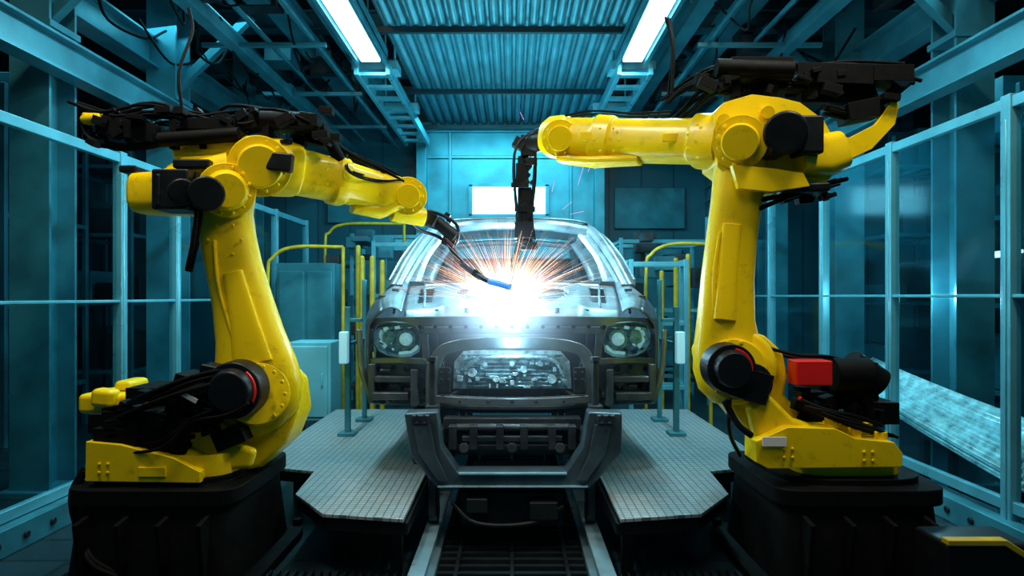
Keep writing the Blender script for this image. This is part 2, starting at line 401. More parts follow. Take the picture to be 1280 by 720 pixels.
# engine bay parts visible under the pressed frame
p=Part(); p.box((0,Y0+.55,1.10),(1.3,.75,.5)); p.box((-.3,Y0+.5,1.38),(.35,.3,.08)); p.box((.3,Y0+.5,1.38),(.3,.35,.08)); p.cyl((-.6,Y0+.6,1.2),(-.6,Y0+.6,1.42),.09,n=20); p.cyl((.6,Y0+.6,1.2),(.6,Y0+.6,1.42),.09,n=20)
p.obj('engine_bay_structure',car,STEELD,bevel=.01)
p=Part()
p.grid(lambda u,v:((2*u-1)*.86,Y0+.93+.28*v-.07*(1-(2*u-1)**2),1.565+.05*math.sin(v*3.14)+.03*(1-(2*u-1)**2)-.05*v),30,8)
p.obj('cowl_panel',car,STEEL,solid=.01)
p=Part()
for sx in (-1,1):
    p.tube([(sx*.60,Y0+.16,1.42),(sx*.64,Y0+.5,1.505),(sx*.70,Y0+.92,1.578)],.010,n=6)
    p.tube([(sx*.80,Y0+.14,1.385),(sx*.845,Y0+.5,1.51),(sx*.90,Y0+.95,1.605)],.010,n=6,mi=1)
    for (a,b,c) in ((.84,.3,1.46),(.86,.55,1.54),(.87,.75,1.575),(.93,.4,1.49)): p.box((sx*a,Y0+b,c),(.05,.06,.03),mi=1)
    p.box((sx*.76,Y0+.95,1.60),(.12,.08,.035),mi=1)
    p.tube([(sx*.80,Y0+1.0,1.6),(sx*.45,Y0+.93,1.615),(0,Y0+.90,1.62)],.012,n=6,mi=1)
    for (a,b,c,r) in ((.50,.10,1.40,.02),(.30,.06,1.41,.016),(.66,.13,1.38,.02)): p.cyl((sx*a,Y0+b,c-.02),(sx*a,Y0+b,c+.012),r,n=12,mi=1)
p.obj('pressed_ribs_and_clips',car,[STEEL,STEELD],bevel=.003)
p=Part(); p.cyl((-.85,Y0+1.35,1.58),(.85,Y0+1.35,1.58),.035,n=14)
for x in (-.5,-.15,.2,.55): p.box((x,Y0+1.33,1.55),(.05,.14,.16))
p.box((0,Y0+1.25,1.15),(1.7,.02,.7)); p.box((0,Y0+2.5,.86),(1.85,2.6,.03)); p.box((0,Y0+2.0,.93),(.25,2.2,.16))
for sx in (-1,1): p.box((sx*.9,Y0+2,.86),(.12,2.4,.12)); p.box((sx*.42,Y0+2.2,1.0),(.4,.4,.1)); 
p.box((0,Y0+3.2,1.35),(1.6,.03,.6)); p.box((0,Y0+3.17,1.64),(1.6,.08,.05))
for x in (-.6,-.2,.2,.6): p.box((x,Y0+3.16,1.4),(.06,.03,.5))
p.obj('floor_pan_and_bulkhead',car,STEEL,bevel=.01)
p=Part()
for sx in (-1,1):
    p.tube([(sx*.92,Y0+.80,1.56),(sx*.85,Y0+1.12,1.80),(sx*.76,Y0+1.5,2.03),(sx*.69,Y0+1.75,2.125),(sx*.68,Y0+2.3,2.17),(sx*.68,Y0+3.0,2.15),(sx*.73,Y0+3.45,2.03),(sx*.84,Y0+3.85,1.66)],.045,n=10,sub=8)
    p.tube([(sx*.87,Y0+.98,1.60),(sx*.785,Y0+1.3,1.84),(sx*.70,Y0+1.58,2.03)],.022,n=8)
    p.tube([(sx*.98,Y0+2.2,1.62),(sx*.88,Y0+2.22,1.9),(sx*.71,Y0+2.25,2.14)],.045,n=8,flat=1.5)
    p.tube([(sx*.97,Y0+3.1,1.64),(sx*.86,Y0+3.1,1.9),(sx*.71,Y0+3.05,2.12)],.05,n=8,flat=1.5)
    p.tube([(sx*.95,Y0+.9,1.6),(sx*.975,Y0+1.5,1.63),(sx*.98,Y0+2.4,1.66),(sx*.94,Y0+3.5,1.68)],.035,n=8)
    p.tube([(sx*.99,Y0+1.0,1.62),(sx*.93,Y0+1.35,1.85),(sx*.82,Y0+1.7,2.06),(sx*.78,Y0+2.3,2.11),(sx*.80,Y0+3.0,2.07),(sx*.92,Y0+3.5,1.72)],.020,n=8)
for (y,z,bow,r) in ((1.66,2.12,.10,.045),(2.25,2.16,.0,.03),(3.3,2.1,-.05,.04)):
    p.tube([(-.69,Y0+y,z-.02),(-.35,Y0+y-bow*.8,z+.025),(0,Y0+y-bow,z+.035),(.35,Y0+y-bow*.8,z+.025),(.69,Y0+y,z-.02)],r,n=10,flat=1.3)
p.tube([(-.82,Y0+3.88,1.6),(-.4,Y0+3.95,1.62),(.4,Y0+3.95,1.62),(.82,Y0+3.88,1.6)],.05,n=10)
p.tube([(-.80,Y0+3.85,.9),(-.4,Y0+3.92,.88),(.4,Y0+3.92,.88),(.80,Y0+3.85,.9)],.07,n=10)
for sx in (-1,1): p.tube([(sx*.80,Y0+3.85,.9),(sx*.84,Y0+3.88,1.3),(sx*.80,Y0+3.88,1.65)],.05,n=8)
p.obj('pillar_and_roof_rail_frame',car,STEEL)
def roof(u,v):
    a=2*u-1; y=1.62+1.7*v
    return (a*.70,Y0+y-.10*(1-a*a)*(1-v),2.14+.05*math.sin(math.pi*(v*.8+.15))+.035*(1-a**4))
Part().grid(roof,30,24).obj('roof_panel',car,STEEL,solid=.01)
p=Part()
p.tube([(-.97,Y0+.2,1.31),(-.6,Y0+.05,1.33),(0,Y0-.0,1.335),(.6,Y0+.05,1.33),(.97,Y0+.2,1.31)],.05,n=4,sub=8,flat=1.2)
p.tube([(-.58,Y0+.02,1.275),(0,Y0-.03,1.28),(.58,Y0+.02,1.275)],.035,n=4,sub=8)
p.tube([(-.95,Y0+.13,1.06),(-.75,Y0+.04,1.075),(-.56,Y0+.0,1.07)],.03,n=4,sub=6); p.tube([(.95,Y0+.13,1.06),(.75,Y0+.04,1.075),(.56,Y0+.0,1.07)],.03,n=4,sub=6)
for sx in (-1,1):
    p.prism([(sx*a,Y0+.12,b) for a,b in ((.56,1.3),(.60,1.07),(.95,1.06),(1.0,1.0),(.99,.82),(.93,.77),(.62,.76),(.54,.84),(.50,1.0),(.50,1.28))],(0,.05,0))
    p.box((sx*.76,Y0+.06,.95),(.3,.08,.04)); p.box((sx*.80,Y0+.05,.84),(.24,.1,.05)); p.box((sx*.64,Y0+.03,.9),(.05,.1,.24)); p.box((sx*.93,Y0+.07,.92),(.04,.1,.26))
    p.box((sx*.50,Y0+.3,1.0),(.12,.7,.14)); p.beam((sx*.58,Y0+.04,1.28),(sx*.56,Y0+.02,1.04),.05,.05)
    for k in range(10): p.box((sx*random.uniform(.58,.96),Y0+.09,random.uniform(.80,1.04)),(random.uniform(.02,.08),.05,random.uniform(.015,.05)))
p.obj('radiator_support',car,STEELM,bevel=.008)
p=Part()
for sx in (-1,1):
    for (a,b,r) in ((.71,1.01,.022),(.86,.90,.026),(.80,1.02,.016),(.57,1.2,.018),(.58,.86,.02),(.90,1.01,.014),(.72,.88,.03)):
        p.cyl((sx*a,Y0+.13,b),(sx*a,Y0+.105,b),r,n=14)
for i in range(13):
    x=-.6+i*.1; p.cyl((x,Y0-.05+.05*abs(x),1.30),(x,Y0-.075+.06*abs(x),1.30),.012,n=10)
p.obj('punched_holes',car,BLK)
d=4.08
bl=[at(u,v,d) for u,v in ((540,505),(541,470),(549,443),(568,433),(605,429),(640,428),(675,429),(712,433),(731,443),(739,470),(740,505))]
p=Part(); p.tube(bl,.036,n=4,sub=6,flat=1.5)
p.tube([at(546,498,d),at(590,501,d-.04),at(640,502,d-.05),at(690,501,d-.04),at(735,498,d)],.035,n=4,sub=6,flat=1.4)
p.tube([at(449,412,4.32),at(452,460,4.32),at(464,503,4.3)],.022,n=6); p.tube([at(831,412,4.32),at(828,460,4.32),at(816,503,4.3)],.022,n=6)
p.obj('bumper_beam',car,mat('bumper_steel',(.19,.25,.29),.3,.5,.3,6),bevel=.006)
p=Part()
for u in (556,724): p.bolts(at(u,470,4.0),(0,-1,0),.03,4,.009,.012); p.box(at(u,475,4.04),(.07,.03,.16))
for u in (575,610,640,670,705): p.cyl(at(u,502,3.98),at(u,502,3.96),.012,n=10)
p.obj('brackets',car,STEELD,bevel=.004)
p=Part(); ENG=mat('cast_aluminium',(.50,.76,.9),.3,.4,.6,22,.5)
outl=[(566,486),(568,452),(580,438),(700,438),(712,452),(715,486)]
p.prism([at(u,v,4.2) for u,v in outl],(0,.08,0))
for i in range(9): p.box(at(640,443+i*4.9,4.19),(.66-.008*i,.02,.008))
p.tube([at(578,462,4.14),at(600,448,4.1),at(640,446,4.1),at(690,449,4.1),at(706,470,4.14)],.014,n=8)
for u,v,r in ((590,466,.03),(620,474,.022),(655,462,.024),(690,474,.03),(640,455,.018),(606,456,.018),(676,455,.018)):
    p.cyl(at(u,v,4.2),at(u,v,4.12),r,n=16)
for i in range(44): p.box(at(572+i*3.1,random.uniform(443,484),4.15),(random.uniform(.01,.045),.05,random.uniform(.01,.035)))
p.obj('radiator_pack',car,ENG,bevel=.003)
p=Part(); p.box((0,Y0+.16,.84),(1.0,.12,.1)); p.box((0,Y0+.3,.80),(.9,.4,.06)); p.tube([(-.5,Y0,.8),(-.3,Y0-.05,.78),(.3,Y0-.05,.78),(.5,Y0,.8)],.03,n=8)
for i in range(9): p.box((-.4+i*.1,Y0+.06,.85),(.03,.06,.08))
for sx in(-1,1): p.tube([(sx*.3,Y0+.05,.9),(sx*.45,Y0+.0,.82),(sx*.62,Y0+.1,.78)],.025,n=8); p.box((sx*.7,Y0+.4,.8),(.3,.3,.06))
p.obj('subframe',car,STEELD,bevel=.006)
for sx in (-1,1):
    c=at(640+sx*142,424,4.26); h=Part()
    prof=[(-.165,-.03),(-.155,-.085),(-.10,-.118),(-.02,-.125),(.07,-.115),(.14,-.085),(.18,-.03),(.185,.04),(.16,.095),(.10,.118),(.02,.122),(-.07,.115),(-.135,.09),(-.16,.04)]
    def ring(s,y):
        out=[]
        for X,Z in prof: out.append(h.bm.verts.new(c+V((X*s*sx,y+max(0,X)*.45,Z*s))))
        return out
    rs=[ring(1.0,.09),ring(1.0,-.04),ring(.94,-.05),ring(.88,-.01),ring(.7,.05),ring(.3,.07)]
    n=len(prof)
    for i,(a,b) in enumerate(zip(rs,rs[1:])):
        for k in range(n): h._f([a[k],a[(k+1)%n],b[(k+1)%n],b[k]],1 if i<2 else 0)
    h._f(rs[-1],0)
    h.obj('headlamp_housing',car,[CHR,STEELD])
    h2=Part()
    for dx,dz,r in ((-.05,.0,.062),(.07,.012,.042)):
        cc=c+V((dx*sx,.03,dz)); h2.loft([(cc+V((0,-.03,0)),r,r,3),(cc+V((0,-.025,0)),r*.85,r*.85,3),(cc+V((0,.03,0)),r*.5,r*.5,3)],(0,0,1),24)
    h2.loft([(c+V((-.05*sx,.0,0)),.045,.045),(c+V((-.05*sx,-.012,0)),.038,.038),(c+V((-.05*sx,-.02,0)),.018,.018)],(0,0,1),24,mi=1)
    # angled internal bezels and facets
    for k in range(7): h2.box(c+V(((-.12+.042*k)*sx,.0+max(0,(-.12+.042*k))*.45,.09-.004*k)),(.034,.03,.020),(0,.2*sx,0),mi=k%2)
    h2.prism([c+V((X*sx,.01+max(0,X)*.45,Z)) for X,Z in ((-.145,-.05),(-.09,-.10),(.0,-.108),(.0,-.085),(-.08,-.078),(-.12,-.04))],(0,.02,0),mi=1)
    h2.prism([c+V((X*sx,.03+max(0,X)*.45,Z)) for X,Z in ((.11,-.07),(.155,-.02),(.155,.05),(.125,.06),(.125,-.01),(.09,-.05))],(0,.02,0),mi=1)
    for k in range(26): h2.box(c+V((random.uniform(-.13,.14)*sx,.035,random.uniform(-.085,.085))),(random.uniform(.008,.035),.02,random.uniform(.006,.02)),(0,random.uniform(-1,1),0),mi=random.choice((0,0,1,2)))
    h2.obj('headlamp_optics',car,[CHR,HLGT,STEELD],bevel=.002)
    h3=Part(); vs=[h3.bm.verts.new(c+V((X*.94*sx,-.055+max(0,X)*.45,Z*.94))) for X,Z in prof]; h3._f(vs,0); h3.obj('headlamp_lens_cover',car,GLASS)

# ------------------------------------------------------------------ ROBOT LEFT
def hoses(p,path,cnt,jit,r0,r1,mi=0,dj=.06):
    for i in range(cnt):
        j=V((random.uniform(-jit,jit),random.uniform(-dj,dj),random.uniform(-jit,jit)))
        p.tube([q+j+V((random.uniform(-1,1),random.uniform(-1,1),random.uniform(-1,1)))*jit*.5 for q in path],random.uniform(r0,r1),n=7,mi=mi,sub=4)
D=3.6
def pedestal(e,xc,yc):
    p=Part()
    p.loft([((xc,yc,0),.52,.52,8),((xc,yc,.05),.52,.52,8),((xc,yc,.055),.44,.44,8),((xc,yc,.44),.40,.40,8),((xc,yc,.45),.44,.42,8),((xc,yc,.53),.44,.42,8),((xc,yc,.54),.38,.38,4),((xc,yc,.575),.38,.38,4)],(1,0,0),40)
    for sx in (-1,1):
        for sy in (-1,1):
            p.cyl((xc+sx*.46,yc+sy*.46,.05),(xc+sx*.46,yc+sy*.46,.09),.03,n=6)
    for k in range(4): p.box((xc-.3+.2*k,yc-.42,.22),(.025,.12,.36),(.15,0,0))
    p.obj('pedestal',e,BLK,bevel=.006)
def q(u,v,dd=0): return at(u,v,D+dd)

xc=-1.82
e=group('industrial_robot_arm',(xc,D,0)); pedestal(e,xc,D)
p=Part()
p.loft([((xc+.03,D,.575),.35,.34,5),((xc+.03,D,.69),.35,.34,5),((xc+.03,D,.72),.32,.31,5),((xc+.05,D,.76),.30,.29,3)],(0,1,0),40)
p.cyl((xc+.06,D,.74),(xc+.06,D,.83),.29,n=48)
p.prism([q(u,v,-.39) for u,v in ((106,602),(107,552),(150,556),(215,572),(250,590),(250,604))],(0,.15,0))
p.bolts((xc+.06,D,.83),(0,0,1),.26,18,.012,.012)
p.bolts(q(130,585,-.39),(0,-1,0),.03,4,.009,.012); p.box(q(190,590,-.395),(.14,.01,.05))
p.obj('base_casting',e,YEL,bevel=.02,seg=3)
p=Part()
p.prism([q(u,v,-.12) for u,v in ((205,592),(215,565),(245,525),(265,475),(298,450),(338,450),(366,478),(371,518),(357,555),(325,585),(280,594))],(0,.28,0))
p.cyl(q(322,492,-.14),q(318,492,.3),.225,n=48)
p.box(q(155,500,.05),(.34,.3,.11)); p.box(q(165,480,.1),(.1,.2,.06)); p.box(q(132,497,-.1),(.12,.1,.10),(0,.1,0))
p.prism([q(u,v,-.2) for u,v in ((225,548),(262,520),(285,545),(325,560),(318,583),(235,588))],(0,-.06,0))
p.obj('shoulder_casting',e,YEL,bevel=.028,seg=3)
p=Part()
p.loft([(q(326,535,-.1),.05,.12,2.6),(q(325,515,-.1),.10,.21,2.4),(q(323,485,-.1),.12,.245,2.4),(q(320,455,-.1),.115,.215,2.6),(q(313,420,-.09),.105,.178,3),(q(303,375,-.08),.10,.155,3),(q(293,335,-.07),.10,.145,3),(q(286,300,-.06),.10,.142,3),(q(281,272,-.05),.11,.15,2.6),(q(280,250,-.05),.11,.165,2.4),(q(280,235,-.05),.1,.14,2.2)],(0,1,0),36)
p.loft([(q(316,455,-.20),.02,.11,3),(q(305,400,-.19),.025,.075,3),(q(291,340,-.17),.02,.055,3)],(0,1,0),20)
p.cyl(q(322,492,-.13),q(322,492,-.25),.18,.16,n=44)
p.bolts(q(322,492,-.24),(0,-1,0),.145,14,.012,.014)
p.bolts(q(281,300,-.16),(0,-1,0),.09,6,.01,.012)
p.tube([q(268,300,-.17),q(272,350,-.18),q(285,400,-.19),q(298,440,-.2)],.012,n=8)
p.obj('lower_arm',e,YEL,bevel=.012,seg=2)
p=Part()
c=q(303,484,-.24); p.cyl(c,c+V((0,-.13,0)),.15,.145,n=36); p.cyl(c+V((0,-.13,0)),c+V((0,-.18,0)),.12,.1,n=36); p.box(c+V((-.12,-.03,.02)),(.16,.12,.2),(0,.2,0))
p.obj('axis_motor',e,BLKM,bevel=.012)
Part().tube([c+V((.12*math.cos(t),-.135-.0,.12*math.sin(t))) for t in [k*.3-.6 for k in range(6)]],.008,n=6).obj('red_emblem_arc',e,RED)
Part().box(q(237,497,-.42),(.08,.008,.022),(0,.5,0)).obj('label',e,WHT)
p=Part()
p.cyl(q(284,238,-.2),q(284,238,.2),.145,n=44); p.cyl(q(284,238,-.2),q(284,238,-.27),.11,.09,n=36); p.bolts(q(284,238,-.2),(0,-1,0),.125,12,.011,.014)
p.loft([(q(172,243,.0),.11,.09,4),(q(177,243,.0),.13,.11,4),(q(205,243,.0),.14,.118,4),(q(245,238,.0),.15,.14,4),(q(300,225,.02),.16,.16,3)],(0,1,0),32)
p.cyl(q(325,208,-.12),q(325,208,.2),.165,n=44); p.cyl(q(325,208,-.12),q(325,208,-.18),.12,.11,n=36); p.bolts(q(325,208,-.12),(0,-1,0),.14,12,.011,.014)
p.loft([(q(225,195,.05),.08,.04,4),(q(270,190,.05),.12,.06,4),(q(320,190,.05),.14,.08,3)],(0,1,0),28)
p.prism([q(u,v,-.1) for u,v in ((208,208),(228,196),(275,193),(300,215),(290,262),(230,268),(208,260))],(0,.25,0))
p.obj('elbow_housing',e,YEL,bevel=.022,seg=3)
p=Part()
p.box(q(224,240,-.2),(.19,.2,.21)); p.cyl(q(258,242,-.14),q(258,242,-.32),.09,n=32); p.box(q(205,240,-.24),(.03,.14,.17)); p.box(q(245,207,-.12),(.2,.12,.05))
p.cyl(q(228,240,-.3),q(228,240,-.33),.07,n=24)
p.box(q(172,215,0),(.1,.2,.04)); p.box(q(350,203,-.14),(.14,.06,.10),(0,.1,0))
p.obj('elbow_motor',e,BLKM,bevel=.012)
p=Part()
p.loft([(q(325,208,.0),.15,.15,2.5),(q(345,209,.05),.16,.165,2.6),(q(368,214,.12),.145,.15,3),(q(372,215,.13),.125,.135,3),(q(412,224,.25),.12,.13,3.2),(q(416,225,.26),.13,.145,3.2),(q(428,228,.30),.13,.145,3),(q(432,229,.31),.115,.128,3),(q(468,238,.43),.105,.12,3),(q(472,239,.45),.12,.132,3),(q(490,243,.5),.12,.127,3),(q(512,248,.56),.10,.112,2.4)],(0,1,0),36)
p.cyl(q(510,245,.44),q(510,245,.68),.12,n=36); p.cyl(q(510,245,.44),q(510,245,.40),.075,n=30); p.bolts(q(510,245,.44),(0,-1,0),.095,10,.009,.012)
p.loft([(q(500,254,.5),.1,.05,3),(q(475,264,.45),.08,.045,3),(q(440,260,.36),.06,.03,3)],(0,1,0),20)
p.cyl(q(490,264,.5),q(530,272,.6),.065,.06,n=24)
p.bolts(q(400,221,.08),(0,-1,0),.06,4,.008,.012)
p.obj('forearm',e,YEL,bevel=.01)
p=Part()
T=.75
p.box(q(535,272,T-.1),(.12,.12,.08),(0,.5,0)); p.box(q(553,285,T),(.12,.08,.07),(0,.7,0)); p.cyl(q(520,268,.62),q(548,280,T),.045,n=18)
p.cyl(q(545,276,T-.04),q(570,296,T-.04),.04,n=16); p.box(q(562,300,T),(.09,.07,.09),(0,.4,0))
p.tube([q(556,288,T),q(566,312,T),q(580,332,T-.1),q(600,346,T-.35),q(614,353,T-.45)],lambda t:.024-.008*t,n=12)
p.tube([q(520,262,.6),q(545,266,T-.05),q(570,280,T-.05),q(572,300,T-.02),q(563,312,T)],.012,n=8)
p.tube([q(505,262,.5),q(520,285,T-.1),q(548,296,T),q(566,310,T)],.012,n=8)
p.box(q(596,343,T-.3),(.06,.05,.045),(0,.6,0))
for k in range(10): p.box(q(530+random.random()*42,268+random.random()*36,T-.03+random.random()*.06),(.04,.04,.03),(0,random.random(),0))
p.obj('welding_torch',e,BLKM,bevel=.004)
Part().tube([q(612,352,T-.45),q(624,355,T-.5),q(637,359,T-.53)],.020,n=12).obj('torch_tip',e,BTIP)
p=Part()
p.box(q(355,155,.02),(.42,.16,.07),(0,-.02,0)); p.box(q(270,160,.0),(.3,.2,.06)); p.box(q(170,165,0),(.28,.14,.1),(0,.15,0)); p.box(q(390,170,.2),(.2,.14,.1),(0,.25,0))
for u in (225,262,300,338): p.box(q(u,172,.0),(.04,.16,.16))
p.cyl(q(325,150,-.05),q(375,152,.0),.05,n=16); p.cyl(q(200,175,-.1),q(300,168,-.1),.04,n=14)
p.cyl(q(400,155,.1),q(425,200,.2),.035,n=12)
hoses(p,[q(110,155),q(118,180),q(160,190),q(210,182),q(260,165),q(330,155),q(400,165,.1),q(430,192,.3),q(480,218,.4),q(515,237,.5)],5,.03,.007,.012)
hoses(p,[q(100,140),q(150,152),q(200,145),q(260,155),q(310,172),q(340,165)],6,.05,.006,.011)
hoses(p,[q(110,165),q(150,145),q(200,140),q(250,155),q(290,142),q(350,145),q(395,155),q(410,180,.1)],4,.04,.006,.011)
hoses(p,[q(245,215,-.2),q(246,260,-.25),q(240,300,-.25),q(233,335,-.2),q(243,300,-.15)],2,.01,.010,.014)
for k in range(60): 
    a=q(105+random.random()*320,152+random.uniform(-14,28),random.uniform(-.12,.14)); p.box(a,(random.uniform(.02,.10),.06,random.uniform(.015,.05)),(0,random.uniform(-.6,.6),0))
hoses(p,[q(435,195,.3),q(440,215,.2),q(470,225,.35),q(505,225,.45)],3,.015,.005,.008)
p.tube([q(228,140,.1),q(224,90,.1),q(240,40,.2),q(236,10,.2)],.010,n=8)
p.obj('dress_pack',e,BLK,bevel=.003)
Part().box(q(116,147,-.05),(.10,.05,.04),(0,.1,0)).loft([(q(102,150,-.05),.02,.02),(q(110,149,-.05),.035,.035),(q(128,148,-.05),.03,.03)],n=16).obj('yellow_clamp',e,YEL,bevel=.01)
p=Part()
p.box(q(195,535,-.22),(.42,.25,.22)); p.box(q(245,500,-.22),(.2,.2,.26),(0,.3,0)); p.box(q(165,540,-.22),(.22,.3,.10)); p.box(q(205,487,-.05),(.25,.3,.06)); p.box(q(155,523,-.1),(.2,.3,.10)); p.box(q(290,545,-.26),(.16,.1,.1),(0,-.4,0))
hoses(p,[q(150,560,-.38),q(200,555,-.42),q(240,525,-.42),q(285,512,-.42),q(312,500,-.42)],5,.03,.009,.015)
hoses(p,[q(140,515,-.3),q(190,500,-.4),q(235,482,-.40),q(285,465,-.35)],5,.035,.008,.014)
hoses(p,[q(108,585,-.25),q(95,620,-.3),q(112,690,-.4),q(150,715,-.4)],4,.02,.010,.016)
for k in range(26): p.box(q(140+random.random()*130,485+random.random()*65,-.33),(random.uniform(.03,.1),.08,random.uniform(.02,.06)),(0,random.uniform(-.5,.5),0))
p.obj('base_cabling',e,BLK,bevel=.006)

# ------------------------------------------------------------------ ROBOT RIGHT
xc=1.76
e=group('industrial_robot_arm',(xc,D,0)); pedestal(e,xc,D)
p=Part()
p.loft([((xc,D,.575),.32,.28,5),((xc,D,.68),.32,.28,5),((xc,D,.71),.29,.27,5),((xc,D,.76),.27,.25,3)],(0,1,0),40)
p.cyl((xc-.03,D,.70),(xc-.03,D,.83),.27,n=48); p.bolts((xc-.03,D,.83),(0,0,1),.245,18,.012,.012)
p.prism([q(u,v,-.38) for u,v in ((945,552),(985,534),(1045,536),(1070,548),(1118,553),(1129,567),(1128,584),(960,586),(945,578))],(0,.16,0))
p.bolts(q(985,566,-.38),(0,-1,0),.03,4,.009,.012); p.bolts(q(1085,570,-.38),(0,-1,0),.03,4,.009,.012)
for u,v in ((1068,540),(1040,528),(1100,545)): p.cyl(q(u,v+6,-.3),q(u,v-6,-.3),.035,n=16)
p.obj('base_casting',e,YEL,bevel=.02,seg=3)
p=Part()
p.prism([q(u,v,-.15) for u,v in ((880,440),(895,414),(925,408),(958,420),(980,440),(986,470),(982,495),(1008,520),(1055,535),(1062,560),(965,560),(937,540),(912,510),(888,480))],(0,.28,0))
p.cyl(q(920,458,-.18),q(922,458,.3),.205,n=48)
p.prism([q(u,v,-.24) for u,v in ((928,505),(955,490),(985,520),(1050,540),(1050,565),(962,568),(938,545))],(0,-.08,0))
p.obj('shoulder_casting',e,YEL,bevel=.028,seg=3)
p=Part()
p.loft([(q(914,502,-.1),.07,.10,2.5),(q(913,485,-.1),.11,.17,2.4),(q(912,458,-.1),.12,.198,2.4),(q(908,430,-.1),.11,.175,2.6),(q(907,400,-.1),.10,.15,3),(q(909,350,-.09),.095,.138,3),(q(914,300,-.08),.095,.132,3),(q(920,255,-.07),.10,.132,3),(q(925,215,-.06),.11,.14,2.6),(q(928,190,-.06),.11,.13,2.4)],(0,1,0),36)
p.loft([(q(906,400,-.20),.02,.06,3),(q(910,340,-.18),.02,.05,3),(q(915,280,-.17),.02,.05,3)],(0,1,0),20)
p.cyl(q(918,462,-.13),q(918,462,-.25),.175,.16,n=44); p.bolts(q(918,462,-.24),(0,-1,0),.145,14,.012,.014)
p.tube([q(892,390,-.18),q(893,340,-.17),q(900,290,-.16)],.01,n=8)
p.obj('lower_arm',e,YEL,bevel=.012)
p=Part()
c=q(905,458,-.24); p.cyl(c,c+V((0,-.12,0)),.13,.125,n=36); p.cyl(c+V((0,-.12,0)),c+V((0,-.17,0)),.10,.085,n=36)
p.cyl(q(940,478,-.24),q(940,478,-.32),.1,n=30); p.box(q(935,480,-.3),(.2,.1,.16),(0,.3,0))
p.tube([q(905,500,-.36),q(922,530,-.38),q(940,545,-.38)],.018,n=8); p.tube([q(912,498,-.36),q(912,540,-.3),q(925,570,-.2)],.012,n=8)
p.obj('axis_motor',e,BLKM,bevel=.012)
Part().tube([c+V((.1*math.cos(t),-.125,.1*math.sin(t))) for t in [k*.3-.1 for k in range(6)]],.007,n=6).obj('red_emblem_arc',e,RED)
p=Part(); p.box(q(968,552,-.39),(.12,.01,.045)); p.obj('label',e,WHT)
p=Part()
p.prism([q(u,v,-.12) for u,v in ((893,140),(905,128),(940,118),(975,122),(1000,128),(1030,150),(1048,185),(1046,212),(1030,232),(985,238),(940,244),(918,240),(910,215),(897,205))],(0,.28,0))
p.cyl(q(925,178,-.22),q(925,178,.22),.14,n=44); p.cyl(q(925,178,-.22),q(925,178,-.28),.10,.09,n=36); p.bolts(q(925,178,-.22),(0,-1,0),.12,12,.011,.014)
p.loft([(q(985,205,-.1),.13,.08,4),(q(1015,200,-.05),.14,.12,4),(q(1040,192,0),.13,.11,4),(q(1048,190,0),.10,.08,4)],(0,1,0),30)
for dy in (-.08,.12):
    p.prism([q(u,v,dy) for u,v in ((1035,168),(1062,172),(1095,155),(1116,124),(1124,130),(1119,155),(1090,186),(1060,200),(1040,202))],(0,.04,0))
p.prism([q(u,v,-.2) for u,v in ((912,208),(960,212),(1000,218),(1008,234),(960,241),(920,237))],(0,-.04,0))
for u,v in ((960,140),(905,150),(905,205),(950,225)): p.cyl(q(u,v,-.12),q(u,v,-.15),.035,n=16)
p.obj('elbow_housing',e,YEL,bevel=.02,seg=3)
p=Part()
p.cyl(q(982,166,-.12),q(982,166,-.32),.115,.11,n=36); p.box(q(1008,172,-.2),(.12,.16,.2)); p.box(q(966,176,-.2),(.10,.16,.18)); p.box(q(1000,238,-.1),(.25,.2,.05),(0,-.05,0))
p.obj('elbow_motor',e,BLKM,bevel=.015)
p=Part()
p.loft([(q(905,178,.0),.15,.14,3),(q(892,178,.04),.15,.152,3),(q(872,177,.1),.145,.148,3),(q(868,177,.11),.12,.125,3),(q(820,177,.27),.115,.125,3.2),(q(772,176,.43),.115,.128,3.2),(q(768,176,.44),.13,.145,3.2),(q(750,175,.50),.13,.15,3.2),(q(746,175,.52),.115,.133,3),(q(712,173,.64),.11,.128,3),(q(708,172,.65),.125,.14,3),(q(690,172,.71),.12,.135,2.6),(q(680,172,.74),.09,.10,2.4)],(0,1,0),36)
p.cyl(q(700,173,.54),q(700,173,.82),.12,n=36); p.cyl(q(700,173,.56),q(700,173,.5),.08,n=30); p.bolts(q(700,173,.54),(0,-1,0),.10,10,.009,.012)
p.bolts(q(880,177,-.06),(0,-1,0),.1,8,.01,.014); p.bolts(q(758,175,.30),(0,-1,0),.08,6,.009,.014)
p.box(q(735,170,.40),(.10,.02,.05)); p.box(q(840,172,.06),(.12,.02,.05))
p.loft([(q(800,200,.3),.06,.03,3),(q(740,203,.45),.07,.03,3),(q(700,200,.6),.05,.02,3)],(0,1,0),20)
p.obj('forearm',e,YEL,bevel=.01)
p=Part()
T=.85
p.cyl(q(684,176,.74),q(664,178,T-.03),.075,n=24)
p.box(q(660,184,T),(.10,.14,.14)); p.box(q(649,180,T-.05),(.08,.08,.07),(0,.5,0)); p.box(q(664,203,T-.04),(.08,.08,.05))
p.box(q(652,220,T),(.08,.1,.16)); p.cyl(q(654,196,T),q(654,270,T),.038,n=16); p.box(q(658,248,T),(.07,.1,.14)); p.box(q(650,232,T-.05),(.12,.05,.035)); p.box(q(656,262,T-.03),(.14,.06,.035))
p.cyl(q(655,268,T),q(656,308,T),.06,.055,n=20); p.box(q(655,288,T-.05),(.13,.06,.11)); p.box(q(659,308,T),(.14,.1,.05)); p.cyl(q(650,305,T),q(644,322,T),.026,.018,n=14)
p.tube([q(644,318,T),q(641,335,T-.1),q(639,352,T-.22),q(638,364,T-.28)],lambda t:.014-.006*t,n=10)
for k in range(26): p.box(q(645+random.random()*20,176+random.random()*130,T-.05+random.random()*.04),(random.uniform(.02,.05),.04,random.uniform(.015,.04)),(0,random.uniform(-.8,.8),0))
